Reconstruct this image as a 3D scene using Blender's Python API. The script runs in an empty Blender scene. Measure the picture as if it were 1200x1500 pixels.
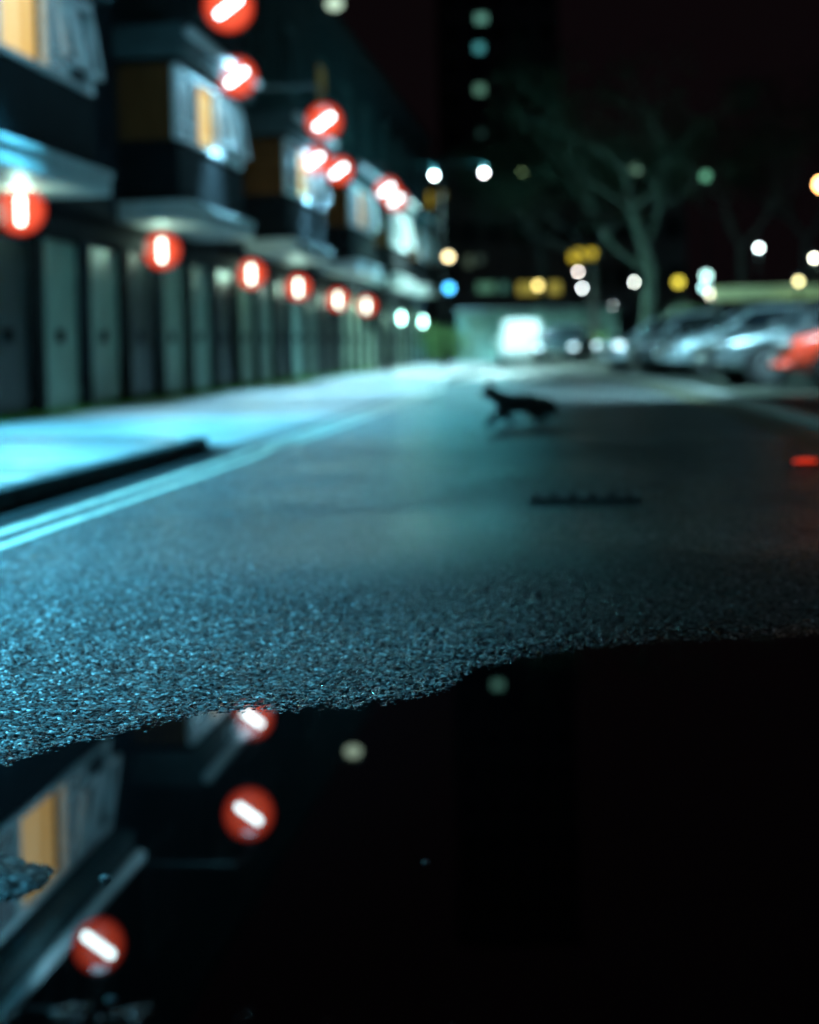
import bpy, bmesh, math, random
import numpy as np
from mathutils import Vector, Matrix, Euler, noise as mnoise

R = math.radians
rnd = random.Random(7)
sc = bpy.context.scene
COL = sc.collection

# ------------------------------------------------------------------ camera, world, exposure
F = 2300.0                       # focal length in pixels of the 1200 px wide photograph
CAMH = 0.85
PX, PY = 600.0, 506.0            # principal point
ROLL = 0.025
YAW = math.atan(260.0 / F)
fw = Vector((-math.sin(YAW), math.cos(YAW), 0))
rt = Vector((math.cos(YAW), math.sin(YAW), 0))
up = Vector((0, 0, 1))
CAM = Vector((0, 0, CAMH))

cam_d = bpy.data.cameras.new('camera')
cam = bpy.data.objects.new('camera', cam_d)
COL.objects.link(cam)
cx = rt * math.cos(ROLL) - up * math.sin(ROLL)
cy = rt * math.sin(ROLL) + up * math.cos(ROLL)
m = Matrix((cx, cy, -fw)).transposed().to_4x4()
m.translation = CAM
cam.matrix_world = m
cam_d.sensor_fit = 'HORIZONTAL'
cam_d.sensor_width = 36
cam_d.lens = 36 * F / 1200
cam_d.shift_y = -(750 - PY) / 1200
cam_d.clip_start = 0.05
cam_d.clip_end = 2000
cam_d.dof.use_dof = True
cam_d.dof.focus_distance = 3.6
cam_d.dof.aperture_fstop = 1.85
sc.camera = cam

w = bpy.data.worlds.new('World')
sc.world = w
w.use_nodes = True
bg = w.node_tree.nodes['Background']
bg.inputs[0].default_value = (0.0034, 0.0019, 0.0025, 1)     # night sky over a town
bg.inputs[1].default_value = 0.9

night_fill = bpy.data.lights.new('night_fill', 'SUN')
night_fill.energy = 0.006  # weak bluish fill added to lift the dark
night_fill.angle = R(10)
night_fill.color = (0.45, 0.75, 1.0)
mo = bpy.data.objects.new('night_fill', night_fill)
mo.rotation_euler = (R(50), 0, R(40))
COL.objects.link(mo)

sc.view_settings.view_transform = 'Standard'
sc.view_settings.look = 'None'
sc.view_settings.exposure = 0
sc.view_settings.gamma = 1
sc.cycles.max_bounces = 5
sc.cycles.transparent_max_bounces = 12
sc.cycles.sample_clamp_indirect = 3
sc.cycles.sample_clamp_direct = 0
sc.cycles.caustics_reflective = False
sc.cycles.caustics_refractive = False
sc.cycles.use_light_tree = True
sc.cycles.use_denoising = True
sc.cycles.denoising_input_passes = 'RGB_ALBEDO'
sc.cycles.denoising_prefilter = 'ACCURATE'
sc.cycles.use_adaptive_sampling = False

LAMPC = (0.085, 0.62, 1.0)
TUBE_S = 15.0


def W(px, py, d):
    """world point at depth d along the view for a measured place"""
    a, b = px - PX, py - PY
    u = (a * math.cos(ROLL) - b * math.sin(ROLL)) / F
    v = (a * math.sin(ROLL) + b * math.cos(ROLL)) / F
    return CAM + fw * d + rt * (u * d) - up * (v * d)


def G(px, py, z=0.0):
    a, b = px - PX, py - PY
    v = (a * math.sin(ROLL) + b * math.cos(ROLL)) / F
    return W(px, py, (CAMH - z) / v)


# ------------------------------------------------------------------ materials
MATS = {}


def mat(name, col, rough=0.5, metal=0.0, emit=None, es=0.0, var=0.0, scale=8.0, bump=0.0, bscale=60.0,
        stretch=(1, 1, 1), coat=0.0, ior=1.5, var2=None, spec=0.5):
    if name in MATS:
        return MATS[name]
    M = bpy.data.materials.new(name)
    M.use_nodes = True
    nt = M.node_tree
    p = nt.nodes['Principled BSDF']
    p.inputs['Base Color'].default_value = (*col, 1)
    p.inputs['Roughness'].default_value = rough
    p.inputs['Metallic'].default_value = metal
    p.inputs['IOR'].default_value = ior
    p.inputs['Specular IOR Level'].default_value = spec
    if coat:
        p.inputs['Coat Weight'].default_value = coat
        p.inputs['Coat Roughness'].default_value = 0.04
    if emit:
        p.inputs['Emission Color'].default_value = (*emit, 1)
        p.inputs['Emission Strength'].default_value = es
    if var or bump:
        tc = nt.nodes.new('ShaderNodeTexCoord')
        mp = nt.nodes.new('ShaderNodeMapping')
        mp.inputs['Scale'].default_value = stretch
        nt.links.new(tc.outputs['Object'], mp.inputs[0])
    if var:
        n = nt.nodes.new('ShaderNodeTexNoise')
        n.inputs['Scale'].default_value = scale
        n.inputs['Detail'].default_value = 5
        nt.links.new(mp.outputs[0], n.inputs['Vector'])
        r = nt.nodes.new('ShaderNodeValToRGB')
        r.color_ramp.elements[0].position = 0.3
        r.color_ramp.elements[1].position = 0.72
        lo = var2 if var2 else tuple(c * (1 - var) for c in col)
        r.color_ramp.elements[0].color = (*lo, 1)
        r.color_ramp.elements[1].color = (*[min(1, c * (1 + var)) for c in col], 1)
        nt.links.new(n.outputs['Fac'], r.inputs[0])
        nt.links.new(r.outputs[0], p.inputs['Base Color'])
    if bump:
        n2 = nt.nodes.new('ShaderNodeTexNoise')
        n2.inputs['Scale'].default_value = bscale
        n2.inputs['Detail'].default_value = 4
        nt.links.new(mp.outputs[0], n2.inputs['Vector'])
        b = nt.nodes.new('ShaderNodeBump')
        b.inputs['Strength'].default_value = bump
        b.inputs['Distance'].default_value = 0.02
        nt.links.new(n2.outputs['Fac'], b.inputs['Height'])
        nt.links.new(b.outputs[0], p.inputs['Normal'])
    MATS[name] = M
    return M


def asphalt_mat(name='wet_asphalt', c0=(0.003, 0.0035, 0.004), c1=(0.24, 0.25, 0.25), r0=0.33, r1=0.45):
    M = bpy.data.materials.new(name)
    M.use_nodes = True
    nt = M.node_tree
    L = nt.links.new
    p = nt.nodes['Principled BSDF']
    p.inputs['Specular IOR Level'].default_value = .32
    tc = nt.nodes.new('ShaderNodeTexCoord')
    vo = nt.nodes.new('ShaderNodeTexVoronoi'); vo.inputs['Scale'].default_value = 115
    L(tc.outputs['Object'], vo.inputs['Vector'])
    no = nt.nodes.new('ShaderNodeTexNoise'); no.inputs['Scale'].default_value = 260; no.inputs['Detail'].default_value = 3
    L(tc.outputs['Object'], no.inputs['Vector'])
    big = nt.nodes.new('ShaderNodeTexNoise'); big.inputs['Scale'].default_value = 0.9; big.inputs['Detail'].default_value = 6
    L(tc.outputs['Object'], big.inputs['Vector'])
    r = nt.nodes.new('ShaderNodeValToRGB')
    r.color_ramp.elements[0].color = (*c0, 1)
    r.color_ramp.elements[1].color = (*c1, 1)
    r.color_ramp.elements[0].position = 0.45
    r.color_ramp.elements[1].position = 0.93
    w1 = r.color_ramp.elements.new(.985); w1.color = (.75, .75, .74, 1)  # few near-white stones put into the colour as sparkle
    sep = nt.nodes.new('ShaderNodeSeparateColor')
    L(vo.outputs['Color'], sep.inputs[0])
    L(sep.outputs[0], r.inputs[0])
    mx = nt.nodes.new('ShaderNodeMix'); mx.data_type = 'RGBA'; mx.blend_type = 'MULTIPLY'
    mx.inputs['Factor'].default_value = 0.55
    rb = nt.nodes.new('ShaderNodeValToRGB')
    rb.color_ramp.elements[0].position = 0.35; rb.color_ramp.elements[1].position = 0.65
    rb.color_ramp.elements[0].color = (0.6, 0.6, 0.6, 1)
    L(big.outputs['Fac'], rb.inputs[0])
    L(r.outputs[0], mx.inputs[6]); L(rb.outputs[0], mx.inputs[7])
    L(mx.outputs[2], p.inputs['Base Color'])
    mr = nt.nodes.new('ShaderNodeMapRange')
    mr.inputs['From Min'].default_value = 0.35; mr.inputs['From Max'].default_value = 0.65
    mr.inputs['To Min'].default_value = r1; mr.inputs['To Max'].default_value = r0
    L(big.outputs['Fac'], mr.inputs['Value'])
    # each stone has its own polish; stones lapped by the puddle carry a film of water
    rs = nt.nodes.new('ShaderNodeMapRange'); rs.inputs['To Min'].default_value = -.16; rs.inputs['To Max'].default_value = .12
    L(sep.outputs[1], rs.inputs['Value'])
    ad = nt.nodes.new('ShaderNodeMath'); ad.operation = 'ADD'; L(mr.outputs[0], ad.inputs[0]); L(rs.outputs[0], ad.inputs[1])
    wa = nt.nodes.new('ShaderNodeAttribute'); wa.attribute_name = 'wet'
    wr = nt.nodes.new('ShaderNodeMix'); wr.data_type = 'FLOAT'; wr.inputs[3].default_value = .10
    L(wa.outputs['Fac'], wr.inputs[0]); L(ad.outputs[0], wr.inputs[2])
    L(wr.outputs[0], p.inputs['Roughness'])
    b1 = nt.nodes.new('ShaderNodeBump'); b1.inputs['Strength'].default_value = 0.9; b1.inputs['Distance'].default_value = 0.004
    b1.invert = True
    L(vo.outputs['Distance'], b1.inputs['Height'])
    b2 = nt.nodes.new('ShaderNodeBump'); b2.inputs['Strength'].default_value = 0.3; b2.inputs['Distance'].default_value = 0.002
    L(no.outputs['Fac'], b2.inputs['Height']); L(b1.outputs[0], b2.inputs['Normal'])
    L(b2.outputs[0], p.inputs['Normal'])
    # bump eases up the road; colour lightened past the hump for brighter light
    sx = nt.nodes.new('ShaderNodeSeparateXYZ'); L(tc.outputs['Object'], sx.inputs[0])
    m2 = nt.nodes.new('ShaderNodeMapRange'); m2.inputs['From Min'].default_value = 7.5; m2.inputs['From Max'].default_value = 14.0
    m2.inputs['To Min'].default_value = 0.85; m2.inputs['To Max'].default_value = 0.4
    L(sx.outputs['Y'], m2.inputs['Value']); L(m2.outputs[0], b1.inputs['Strength'])
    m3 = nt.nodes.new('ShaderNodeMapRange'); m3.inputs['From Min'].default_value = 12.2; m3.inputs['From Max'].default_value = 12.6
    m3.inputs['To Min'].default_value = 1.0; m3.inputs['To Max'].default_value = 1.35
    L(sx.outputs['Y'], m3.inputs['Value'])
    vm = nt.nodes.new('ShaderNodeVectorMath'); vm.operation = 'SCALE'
    # clumps of coarser chippings and smoother mastic
    cn = nt.nodes.new('ShaderNodeTexNoise'); cn.inputs['Scale'].default_value = 26; cn.inputs['Detail'].default_value = 4; cn.inputs['Roughness'].default_value = .7
    L(tc.outputs['Object'], cn.inputs['Vector'])
    cr_ = nt.nodes.new('ShaderNodeValToRGB'); cr_.color_ramp.elements[0].position = .36; cr_.color_ramp.elements[1].position = .66
    cr_.color_ramp.elements[0].color = (.28, .28, .28, 1); cr_.color_ramp.elements[1].color = (1.7, 1.7, 1.7, 1)
    L(cn.outputs['Fac'], cr_.inputs[0])
    mm = nt.nodes.new('ShaderNodeVectorMath'); mm.operation = 'MULTIPLY'
    L(mx.outputs[2], mm.inputs[0]); L(cr_.outputs[0], mm.inputs[1])
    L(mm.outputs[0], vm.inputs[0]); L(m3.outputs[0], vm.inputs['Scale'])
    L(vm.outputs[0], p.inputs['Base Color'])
    return M


def emis(name, col, s):
    return mat(name, (0.1, 0.1, 0.1), 0.5, emit=col, es=s)


def bulb_mat(name, col, s):
    """glowing envelope that lets the lamp inside it shine out"""
    if name in MATS: return MATS[name]
    M = bpy.data.materials.new(name)
    M.use_nodes = True
    nt = M.node_tree
    nt.nodes.clear()
    o = nt.nodes.new('ShaderNodeOutputMaterial')
    t = nt.nodes.new('ShaderNodeBsdfTransparent')
    e = nt.nodes.new('ShaderNodeEmission'); e.inputs[0].default_value = (*col, 1); e.inputs[1].default_value = s
    a = nt.nodes.new('ShaderNodeAddShader')
    nt.links.new(t.outputs[0], a.inputs[0]); nt.links.new(e.outputs[0], a.inputs[1])
    nt.links.new(a.outputs[0], o.inputs[0])
    MATS[name] = M
    return M


def lamp_light(parent, loc, power, col, cone=None, aim=(0, 0, -1), blend=.6, radius=.05):
    d = bpy.data.lights.new('lamp_light', 'SPOT' if cone else 'POINT')
    d.energy = power; d.color = col; d.shadow_soft_size = radius
    if cone:
        d.spot_size = R(cone); d.spot_blend = blend
    o = bpy.data.objects.new('lamp_light', d)
    COL.objects.link(o)
    if parent is not None: o.parent = parent
    o.location = loc
    o.rotation_euler = Vector(aim).to_track_quat('-Z', 'Y').to_euler()
    return o


def halo_mat():
    M = bpy.data.materials.new('red_halo_glow')  # red halation around the lamps, made as a glowing shell
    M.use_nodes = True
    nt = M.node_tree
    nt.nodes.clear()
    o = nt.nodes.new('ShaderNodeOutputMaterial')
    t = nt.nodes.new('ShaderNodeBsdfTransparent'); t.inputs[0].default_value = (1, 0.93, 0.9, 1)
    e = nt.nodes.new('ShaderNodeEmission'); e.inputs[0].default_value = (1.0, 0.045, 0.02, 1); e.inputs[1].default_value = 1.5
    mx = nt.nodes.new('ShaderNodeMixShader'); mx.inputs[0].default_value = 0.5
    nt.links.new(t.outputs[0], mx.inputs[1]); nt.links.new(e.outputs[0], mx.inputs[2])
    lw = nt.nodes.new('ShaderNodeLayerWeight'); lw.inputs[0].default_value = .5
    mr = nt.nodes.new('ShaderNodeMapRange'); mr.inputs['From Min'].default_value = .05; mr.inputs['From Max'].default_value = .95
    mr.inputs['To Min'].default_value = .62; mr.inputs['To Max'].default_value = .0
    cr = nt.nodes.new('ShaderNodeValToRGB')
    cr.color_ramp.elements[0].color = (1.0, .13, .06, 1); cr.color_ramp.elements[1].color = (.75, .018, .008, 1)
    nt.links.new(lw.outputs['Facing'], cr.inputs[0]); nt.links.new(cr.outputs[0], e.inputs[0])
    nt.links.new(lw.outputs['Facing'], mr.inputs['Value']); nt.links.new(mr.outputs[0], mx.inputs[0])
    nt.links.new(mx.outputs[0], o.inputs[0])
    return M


def lit_curtain(name, c, s):
    """a curtain with folds, lit from the room behind it"""
    M = bpy.data.materials.new(name)
    M.use_nodes = True
    nt = M.node_tree
    p = nt.nodes['Principled BSDF']
    p.inputs['Base Color'].default_value = (*[min(1, x * .25) for x in c], 1)
    p.inputs['Roughness'].default_value = 0.9
    tc = nt.nodes.new('ShaderNodeTexCoord')
    mp = nt.nodes.new('ShaderNodeMapping'); mp.inputs['Scale'].default_value = (1, 5, 0.25)
    nt.links.new(tc.outputs['Object'], mp.inputs[0])
    n = nt.nodes.new('ShaderNodeTexNoise'); n.inputs['Scale'].default_value = 1.3; n.inputs['Detail'].default_value = 3
    nt.links.new(mp.outputs[0], n.inputs['Vector'])
    r = nt.nodes.new('ShaderNodeValToRGB')
    r.color_ramp.elements[0].position = 0.33; r.color_ramp.elements[1].position = 0.66
    r.color_ramp.elements[0].color = (c[0] * .62, c[1] * .45, c[2] * .2, 1)
    r.color_ramp.elements[1].color = (*c, 1)
    nt.links.new(n.outputs['Fac'], r.inputs[0])
    nt.links.new(r.outputs[0], p.inputs['Emission Color'])
    p.inputs['Emission Strength'].default_value = s
    return M


# ------------------------------------------------------------------ mesh helpers
class MB:
    def __init__(s):
        s.v = []; s.f = []

    def add(s, vs, fs):
        o = len(s.v)
        s.v += [tuple(v) for v in vs]
        s.f += [tuple(i + o for i in f) for f in fs]

    def box(s, x0, x1, y0, y1, z0, z1, M=None):
        vs = [Vector((x, y, z)) for x in (x0, x1) for y in (y0, y1) for z in (z0, z1)]
        if M is not None:
            vs = [M @ v for v in vs]
        s.add(vs, [(0, 1, 3, 2), (4, 6, 7, 5), (0, 4, 5, 1), (2, 3, 7, 6), (0, 2, 6, 4), (1, 5, 7, 3)])

    def tube(s, pts, rad, n=10, cap=True):
        pts = [Vector(p) for p in pts]
        if not hasattr(rad, '__len__'):
            rad = [rad] * len(pts)
        o = len(s.v)
        prev = None
        for i, p in enumerate(pts):
            d = (pts[min(i + 1, len(pts) - 1)] - pts[max(i - 1, 0)])
            if d.length < 1e-9:
                d = Vector((0, 0, 1))
            d.normalize()
            if prev is None:
                a = Vector((1, 0, 0)) if abs(d.x) < .8 else Vector((0, 1, 0))
            else:
                a = prev
            a = (a - d * a.dot(d)).normalized()
            prev = a
            b = d.cross(a)
            for k in range(n):
                t = 2 * math.pi * k / n
                s.v.append(tuple(p + (a * math.cos(t) + b * math.sin(t)) * rad[i]))
        for i in range(len(pts) - 1):
            for k in range(n):
                k2 = (k + 1) % n
                s.f.append((o + i * n + k, o + i * n + k2, o + (i + 1) * n + k2, o + (i + 1) * n + k))
        if cap:
            s.f.append(tuple(o + k for k in range(n))[::-1])
            e = o + (len(pts) - 1) * n
            s.f.append(tuple(e + k for k in range(n)))

    def ball(s, c, r, nu=16, nv=10, sc3=(1, 1, 1), M=None):
        c = Vector(c)
        vs = []; fs = []
        for j in range(nv + 1):
            th = math.pi * j / nv
            for i in range(nu):
                ph = 2 * math.pi * i / nu
                v = Vector((r * sc3[0] * math.sin(th) * math.cos(ph), r * sc3[1] * math.sin(th) * math.sin(ph), r * sc3[2] * math.cos(th)))
                if M is not None:
                    v = M @ v
                vs.append(c + v)
        for j in range(nv):
            for i in range(nu):
                i2 = (i + 1) % nu
                fs.append((j * nu + i, (j + 1) * nu + i, (j + 1) * nu + i2, j * nu + i2))
        s.add(vs, fs)

    def build(s, name, material, parent=None, smooth=False, bevel=0.0, sub=0, weld=False):
        me = bpy.data.meshes.new(name)
        me.from_pydata(s.v, [], s.f)
        if weld:
            b = bmesh.new(); b.from_mesh(me)
            bmesh.ops.remove_doubles(b, verts=b.verts, dist=1e-4)
            b.to_mesh(me); b.free()
        b = bmesh.new(); b.from_mesh(me)
        bmesh.ops.recalc_face_normals(b, faces=b.faces)
        b.to_mesh(me); b.free()
        me.materials.append(material)
        if smooth:
            me.polygons.foreach_set('use_smooth', [True] * len(me.polygons))
        o = bpy.data.objects.new(name, me)
        COL.objects.link(o)
        if parent is not None:
            o.parent = parent
        if bevel:
            md = o.modifiers.new('bevel', 'BEVEL'); md.width = bevel; md.segments = 2; md.limit_method = 'ANGLE'
        if sub:
            md = o.modifiers.new('sub', 'SUBSURF'); md.levels = sub; md.render_levels = sub
        return o


def tag(o, label=None, cat=None, group=None, kind=None):
    if label: o['label'] = label
    if cat: o['category'] = cat
    if group: o['group'] = group
    if kind: o['kind'] = kind
    return o


def empty(name, loc=(0, 0, 0), rz=0.0, scale=None):
    o = bpy.data.objects.new(name, None)
    o.location = loc
    o.rotation_euler = (0, 0, rz)
    if scale: o.scale = scale
    o.empty_display_size = 0.2
    COL.objects.link(o)
    return o


def copy_tree(o, parent=None):
    c = o.copy()
    COL.objects.link(c)
    if parent is not None:
        c.parent = parent
    for ch in list(o.children):
        copy_tree(ch, c)
    return c


# ------------------------------------------------------------------ ground
def worley(x, y, cell, seed):
    """height field of loose stones, 0..1"""
    ix = np.floor(x / cell).astype(np.int64); iy = np.floor(y / cell).astype(np.int64)
    best = np.zeros_like(x)
    for dx in (-1, 0, 1):
        for dy in (-1, 0, 1):
            cx_ = ix + dx; cy_ = iy + dy
            h = (cx_ * 73856093) ^ (cy_ * 19349663) ^ seed
            h = (h * 2654435761) & 0xffffffff
            r1 = ((h >> 3) & 1023) / 1023.; r2 = ((h >> 13) & 1023) / 1023.; r3 = ((h >> 22) & 1023) / 1023.
            px = (cx_ + 0.15 + 0.7 * r1) * cell; py = (cy_ + 0.15 + 0.7 * r2) * cell
            d2 = ((x - px) ** 2 + (y - py) ** 2) / (cell * (0.45 + .3 * r3)) ** 2
            best = np.maximum(best, np.clip(1 - d2, 0, 1) ** .6 * (0.35 + 0.65 * r3))
    return best


def lownoise(x, y, s, seed):
    out = np.zeros_like(x)
    r = np.random.RandomState(seed)
    for k in range(14):
        a = r.rand() * 6.283; fq = s * (0.5 + 2.2 * r.rand()); ph = r.rand() * 6.283
        out += np.sin((x * math.cos(a) + y * math.sin(a)) * fq + ph)
    return out / 5.0


WATER = -0.008
edge_px = [(-120, 1140), (0, 1116), (60, 1096), (160, 1072), (250, 1052), (330, 1036), (430, 1034), (520, 1030), (600, 1020),
           (655, 1005), (700, 975), (760, 962), (830, 948), (900, 940), (1000, 934), (1100, 930), (1200, 926), (1400, 920)]
epts = sorted([(G(a, b).x, G(a, b).y) for a, b in edge_px])
ex = np.array([p[0] for p in epts]); ey = np.array([p[1] for p in epts])


def ground_height(x, y):
    ye = np.interp(x, ex, ey)
    d = y - ye
    ln = lownoise(x, y, 7.0, 3)
    ln2 = lownoise(x, y, 30.0, 5)
    base = WATER - 0.0005 + np.where(d > 0, 0.020 * d, 0.05 * d) + 0.0006 * ln2 * np.exp(-np.abs(d) * 4)
    base = np.clip(base, -0.03, 0.0)
    # raised spots inside the puddle
    for (a, b, rx, ry, hgt) in ((14, 1285, .075, .10, .033), (-10, 1262, .06, .06, .031), (58, 1272, .030, .04, .030)):
        c = G(a, b)
        g = ((x - c.x) / rx) ** 2 + ((y - c.y) / ry) ** 2
        base = np.maximum(base, -0.03 + hgt * np.exp(-g ** 2 * .6) - 0.001 + 0.0012 * ln2)
    near = np.clip((2.06 - (y + x * .1)) / 0.12, 0, 1)
    base = np.maximum(base, -0.03 + near * 0.0188 + 0.0032 * ln2 * near)
    # right, left and near shores
    base = np.maximum(base, np.clip((x - 4.2) * .05 - 0.03, -0.03, 0))
    base = np.maximum(base, np.clip((-2.05 - x) * .05 - 0.03, -0.03, 0))
    base = np.maximum(base, np.clip((0.6 - y) * .05 - 0.03, -0.03, 0))
    fade = np.clip((x + 2.25) / .2, 0, 1) * np.clip((1.05 - x) / .2, 0, 1) * np.clip((6.6 - y) / 1.2, 0, 1) * np.clip((y - 1.7) / .1, 0, 1)
    st = worley(x, y, 0.0115, 11) * 0.0052 + worley(x, y, 0.031, 77) * 0.0022
    base = base + fade * (st - 0.0030) + 0.0003 * ln * np.clip(1 - np.abs(x) / 3, 0, 1) * np.clip(1 - y / 9, 0, 1)
    # a low hump across the road, then a slight dip
    base = base + np.where(np.abs(x - .3) < 3.4, 0.03 * np.exp(-((y - 12.9) / .55) ** 2), 0) * np.clip((3.0 - np.abs(x)) / .4, 0, 1)
    return base


def axis(a, fine0, fine1, step, b, mid=0.06, far=1.5):
    out = list(np.arange(fine0, fine1, step))
    s = mid; v = fine1
    while v < b:
        out.append(v); v += s; s = min(far, s * 1.12)
    out.append(b)
    s = mid; v = fine0 - s
    pre = []
    while v > a:
        pre.append(v); s = min(far, s * 1.12); v -= s
    pre.append(a)
    return np.array(pre[::-1] + out)


def make_road():
    xs = axis(-3.15, -2.3, 1.1, 0.0052, 14.0, far=.5)
    ys = axis(-6.0, 1.75, 6.6, 0.0072, 78.0, far=.6)
    X, Y = np.meshgrid(xs, ys)
    Z = ground_height(X.ravel(), Y.ravel())
    n = X.size
    co = np.empty((n, 3)); co[:, 0] = X.ravel(); co[:, 1] = Y.ravel(); co[:, 2] = Z
    nx, ny = len(xs), len(ys)
    i, j = np.meshgrid(np.arange(nx - 1), np.arange(ny - 1))
    a = (j * nx + i).ravel()
    F_ = np.stack([a, a + 1, a + nx + 1, a + nx], 1)
    me = bpy.data.meshes.new('road')
    me.vertices.add(n); me.vertices.foreach_set('co', co.ravel())
    me.loops.add(F_.size); me.loops.foreach_set('vertex_index', F_.ravel().astype(np.int32))
    me.polygons.add(len(F_))
    me.polygons.foreach_set('loop_start', np.arange(0, F_.size, 4, dtype=np.int32))
    me.polygons.foreach_set('loop_total', np.full(len(F_), 4, dtype=np.int32))
    me.update(calc_edges=True)
    me.polygons.foreach_set('use_smooth', np.ones(len(F_), dtype=bool))
    wet = np.exp(-np.clip(co[:, 2] - WATER, 0, 1) / 0.0045) * (np.abs(co[:, 0]) < 5) * (co[:, 1] < 8)
    at = me.attributes.new('wet', 'FLOAT', 'POINT'); at.data.foreach_set('value', wet.astype(np.float32))
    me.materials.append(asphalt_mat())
    o = bpy.data.objects.new('road', me)
    COL.objects.link(o)
    tag(o, kind='structure', label='wet dark asphalt road')
    return o


make_road()

mb = MB(); mb.add([(-2.35, 0.3, WATER), (5.0, 0.3, WATER), (5.0, 5.6, WATER), (-2.35, 5.6, WATER)], [(0, 1, 2, 3)])
water_m = mat('puddle_water', (0.004, 0.0035, 0.004), 0.012, ior=1.85)
tag(mb.build('puddle_water', water_m), kind='structure', label='still rain puddle mirroring lamps and windows')

mb = MB(); mb.add([(-400, -60, -.05), (400, -60, -.05), (400, 900, -.05), (-400, 900, -.05)], [(0, 1, 2, 3)])
tag(mb.build('ground', mat('dark_ground', (.03, .035, .03), .8, var=.4, scale=2)), kind='structure')

pave_m = mat('wet_paving', (0.52, 0.46, 0.44), 0.32, var=.3, scale=1.3, bump=.35, bscale=22, stretch=(.5, 2.6, 1), var2=(.10, .10, .10))
fore_m = mat('wet_forecourt', (0.30, 0.28, 0.27), 0.38, var=.35, scale=.8, bump=.4, bscale=30)
kerb_m = mat('kerb_stone', (0.035, 0.036, 0.036), .7, spec=.2, var=.3, scale=14, bump=.3, bscale=90)

# raised pavement with paving joints, kerb stones, dropped end
mb = MB()
pv = [(-7.5, -6), (-3.30, -6), (-3.30, 12.6), (-3.55, 13.3), (-4.4, 13.8), (-7.5, 14.0)]
zt = .118
vs = [(x, y, zt) for x, y in pv] + [(x, y, -.02) for x, y in pv]
n = len(pv)
mb.add(vs, [tuple(range(n))] + [(i, (i + 1) % n, n + (i + 1) % n, n + i) for i in range(n)])
tag(mb.build('pavement', pave_m), kind='structure')
mb = MB()
y = -6.0
while y < 12.5:
    y1 = min(y + .9, 12.55)
    mb.box(-3.295, -3.15, y + .004, y1 - .004, -.02, .122)
    y = y1
prev = None
path = [(-3.2225, 12.55), (-3.26, 12.95), (-3.40, 13.30), (-3.62, 13.5)]
for k in range(len(path) - 1):
    a = Vector((*path[k], 0)); b = Vector((*path[k + 1], 0))
    d = b - a
    h = (.122, .10, .07, .04)[k]
    Mx = Matrix.Translation(a) @ Matrix.Rotation(math.atan2(d.y, d.x), 4, 'Z')
    mb.box(0.004, d.length, -.07, .07, -.02, h, Mx)
tag(mb.build('kerb_stones', kerb_m, bevel=.012), 'granite kerb edging the left pavement, ending at the garage forecourt', 'kerb', kind='structure')
# forecourt
mb = MB(); mb.add([(-7.5, 13.5, .012), (-3.15, 13.5, .012), (-3.15, 33, .012), (-3.6, 42, .012), (-3.6, 78, .012), (-7.5, 78, .012)], [tuple(range(6))])
tag(mb.build('forecourt', fore_m), kind='structure')
# paving slab joints: shallow raised slabs
mb = MB()
for iy in range(30):
    for ix in range(6):
        x0 = -7.2 + ix * .64; y0 = -6 + iy * .64
        if y0 > 12.3: continue
        h = .1205 + .004 * rnd.random()
        mb.box(x0 + .006, x0 + .634, y0 + .006, y0 + .634, .10, h)
tag(mb.build('paving_slabs', pave_m, bevel=.004), kind='structure')


# double yellow lines
def strip(name, path, wdt, z, material, label, follow=False):
    mb = MB()
    P = []
    for k in range(len(path) - 1):
        a = Vector((*path[k], 0)); b = Vector((*path[k + 1], 0))
        n = max(1, int((b - a).length / .12))
        for i in range(n):
            P.append(a.lerp(b, i / n))
    P.append(Vector((*path[-1], 0)))
    vs = []
    for k, p in enumerate(P):
        d = (P[min(k + 1, len(P) - 1)] - P[max(k - 1, 0)]).normalized()
        nrm = Vector((-d.y, d.x, 0))
        e = .012 * mnoise.noise(p * 9)
        q1 = p + nrm * (wdt / 2 + e); q2 = p - nrm * (wdt / 2 - e)
        for q in (q1, q2):
            h = float(ground_height(np.array([q.x]), np.array([q.y]))[0]) if follow else 0
            vs.append((q.x, q.y, z + h))
    fs = [(2 * k, 2 * k + 1, 2 * k + 3, 2 * k + 2) for k in range(len(P) - 1)]
    mb.add(vs, fs)
    return tag(mb.build(name, material), label, kind='structure')


strip('gutter_shade_strip', [(-3.03, -5), (-3.03, 12.7)], .23, .004, mat('gutter_shade', (.008, .009, .009), .75, spec=.15, var=.3, scale=20), 'wet gutter strip with shade put into its colour along the left kerb', True)  # gutter strip darkened to stand for the shadow by the kerb
line_m = mat('worn_line_paint', (0.70, 0.56, 0.42), .42, var=.2, scale=9, bump=.3, bscale=120, var2=(.38, .38, .33))
strip('road_marking', [(-2.80, 4.5), (-2.80, 13), (-2.9, 22), (-3.05, 30), (-3.8, 38)], .075, .006, line_m, 'outer of two worn parallel lines beside the left kerb', True)
strip('road_marking', [(-2.60, 4.5), (-2.60, 13), (-2.68, 22), (-2.80, 30), (-3.5, 38)], .075, .006, line_m, 'inner of two worn parallel lines beside the left kerb', True)
faded_m = mat('faded_yellow_line', (0.16, 0.13, 0.04), .6, var=.6, scale=6, var2=(.04, .04, .03))
strip('road_marking', [(1.95, 7), (1.9, 12), (1.75, 20), (1.2, 30), (.2, 39)], .09, .006, faded_m, 'faded yellow line by the right kerb', True)
strip('road_marking', [(1.75, 7), (1.7, 12), (1.55, 20), (1.0, 30), (.0, 39)], .09, .006, faded_m, 'second faded yellow line by the right kerb', True)

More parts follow.
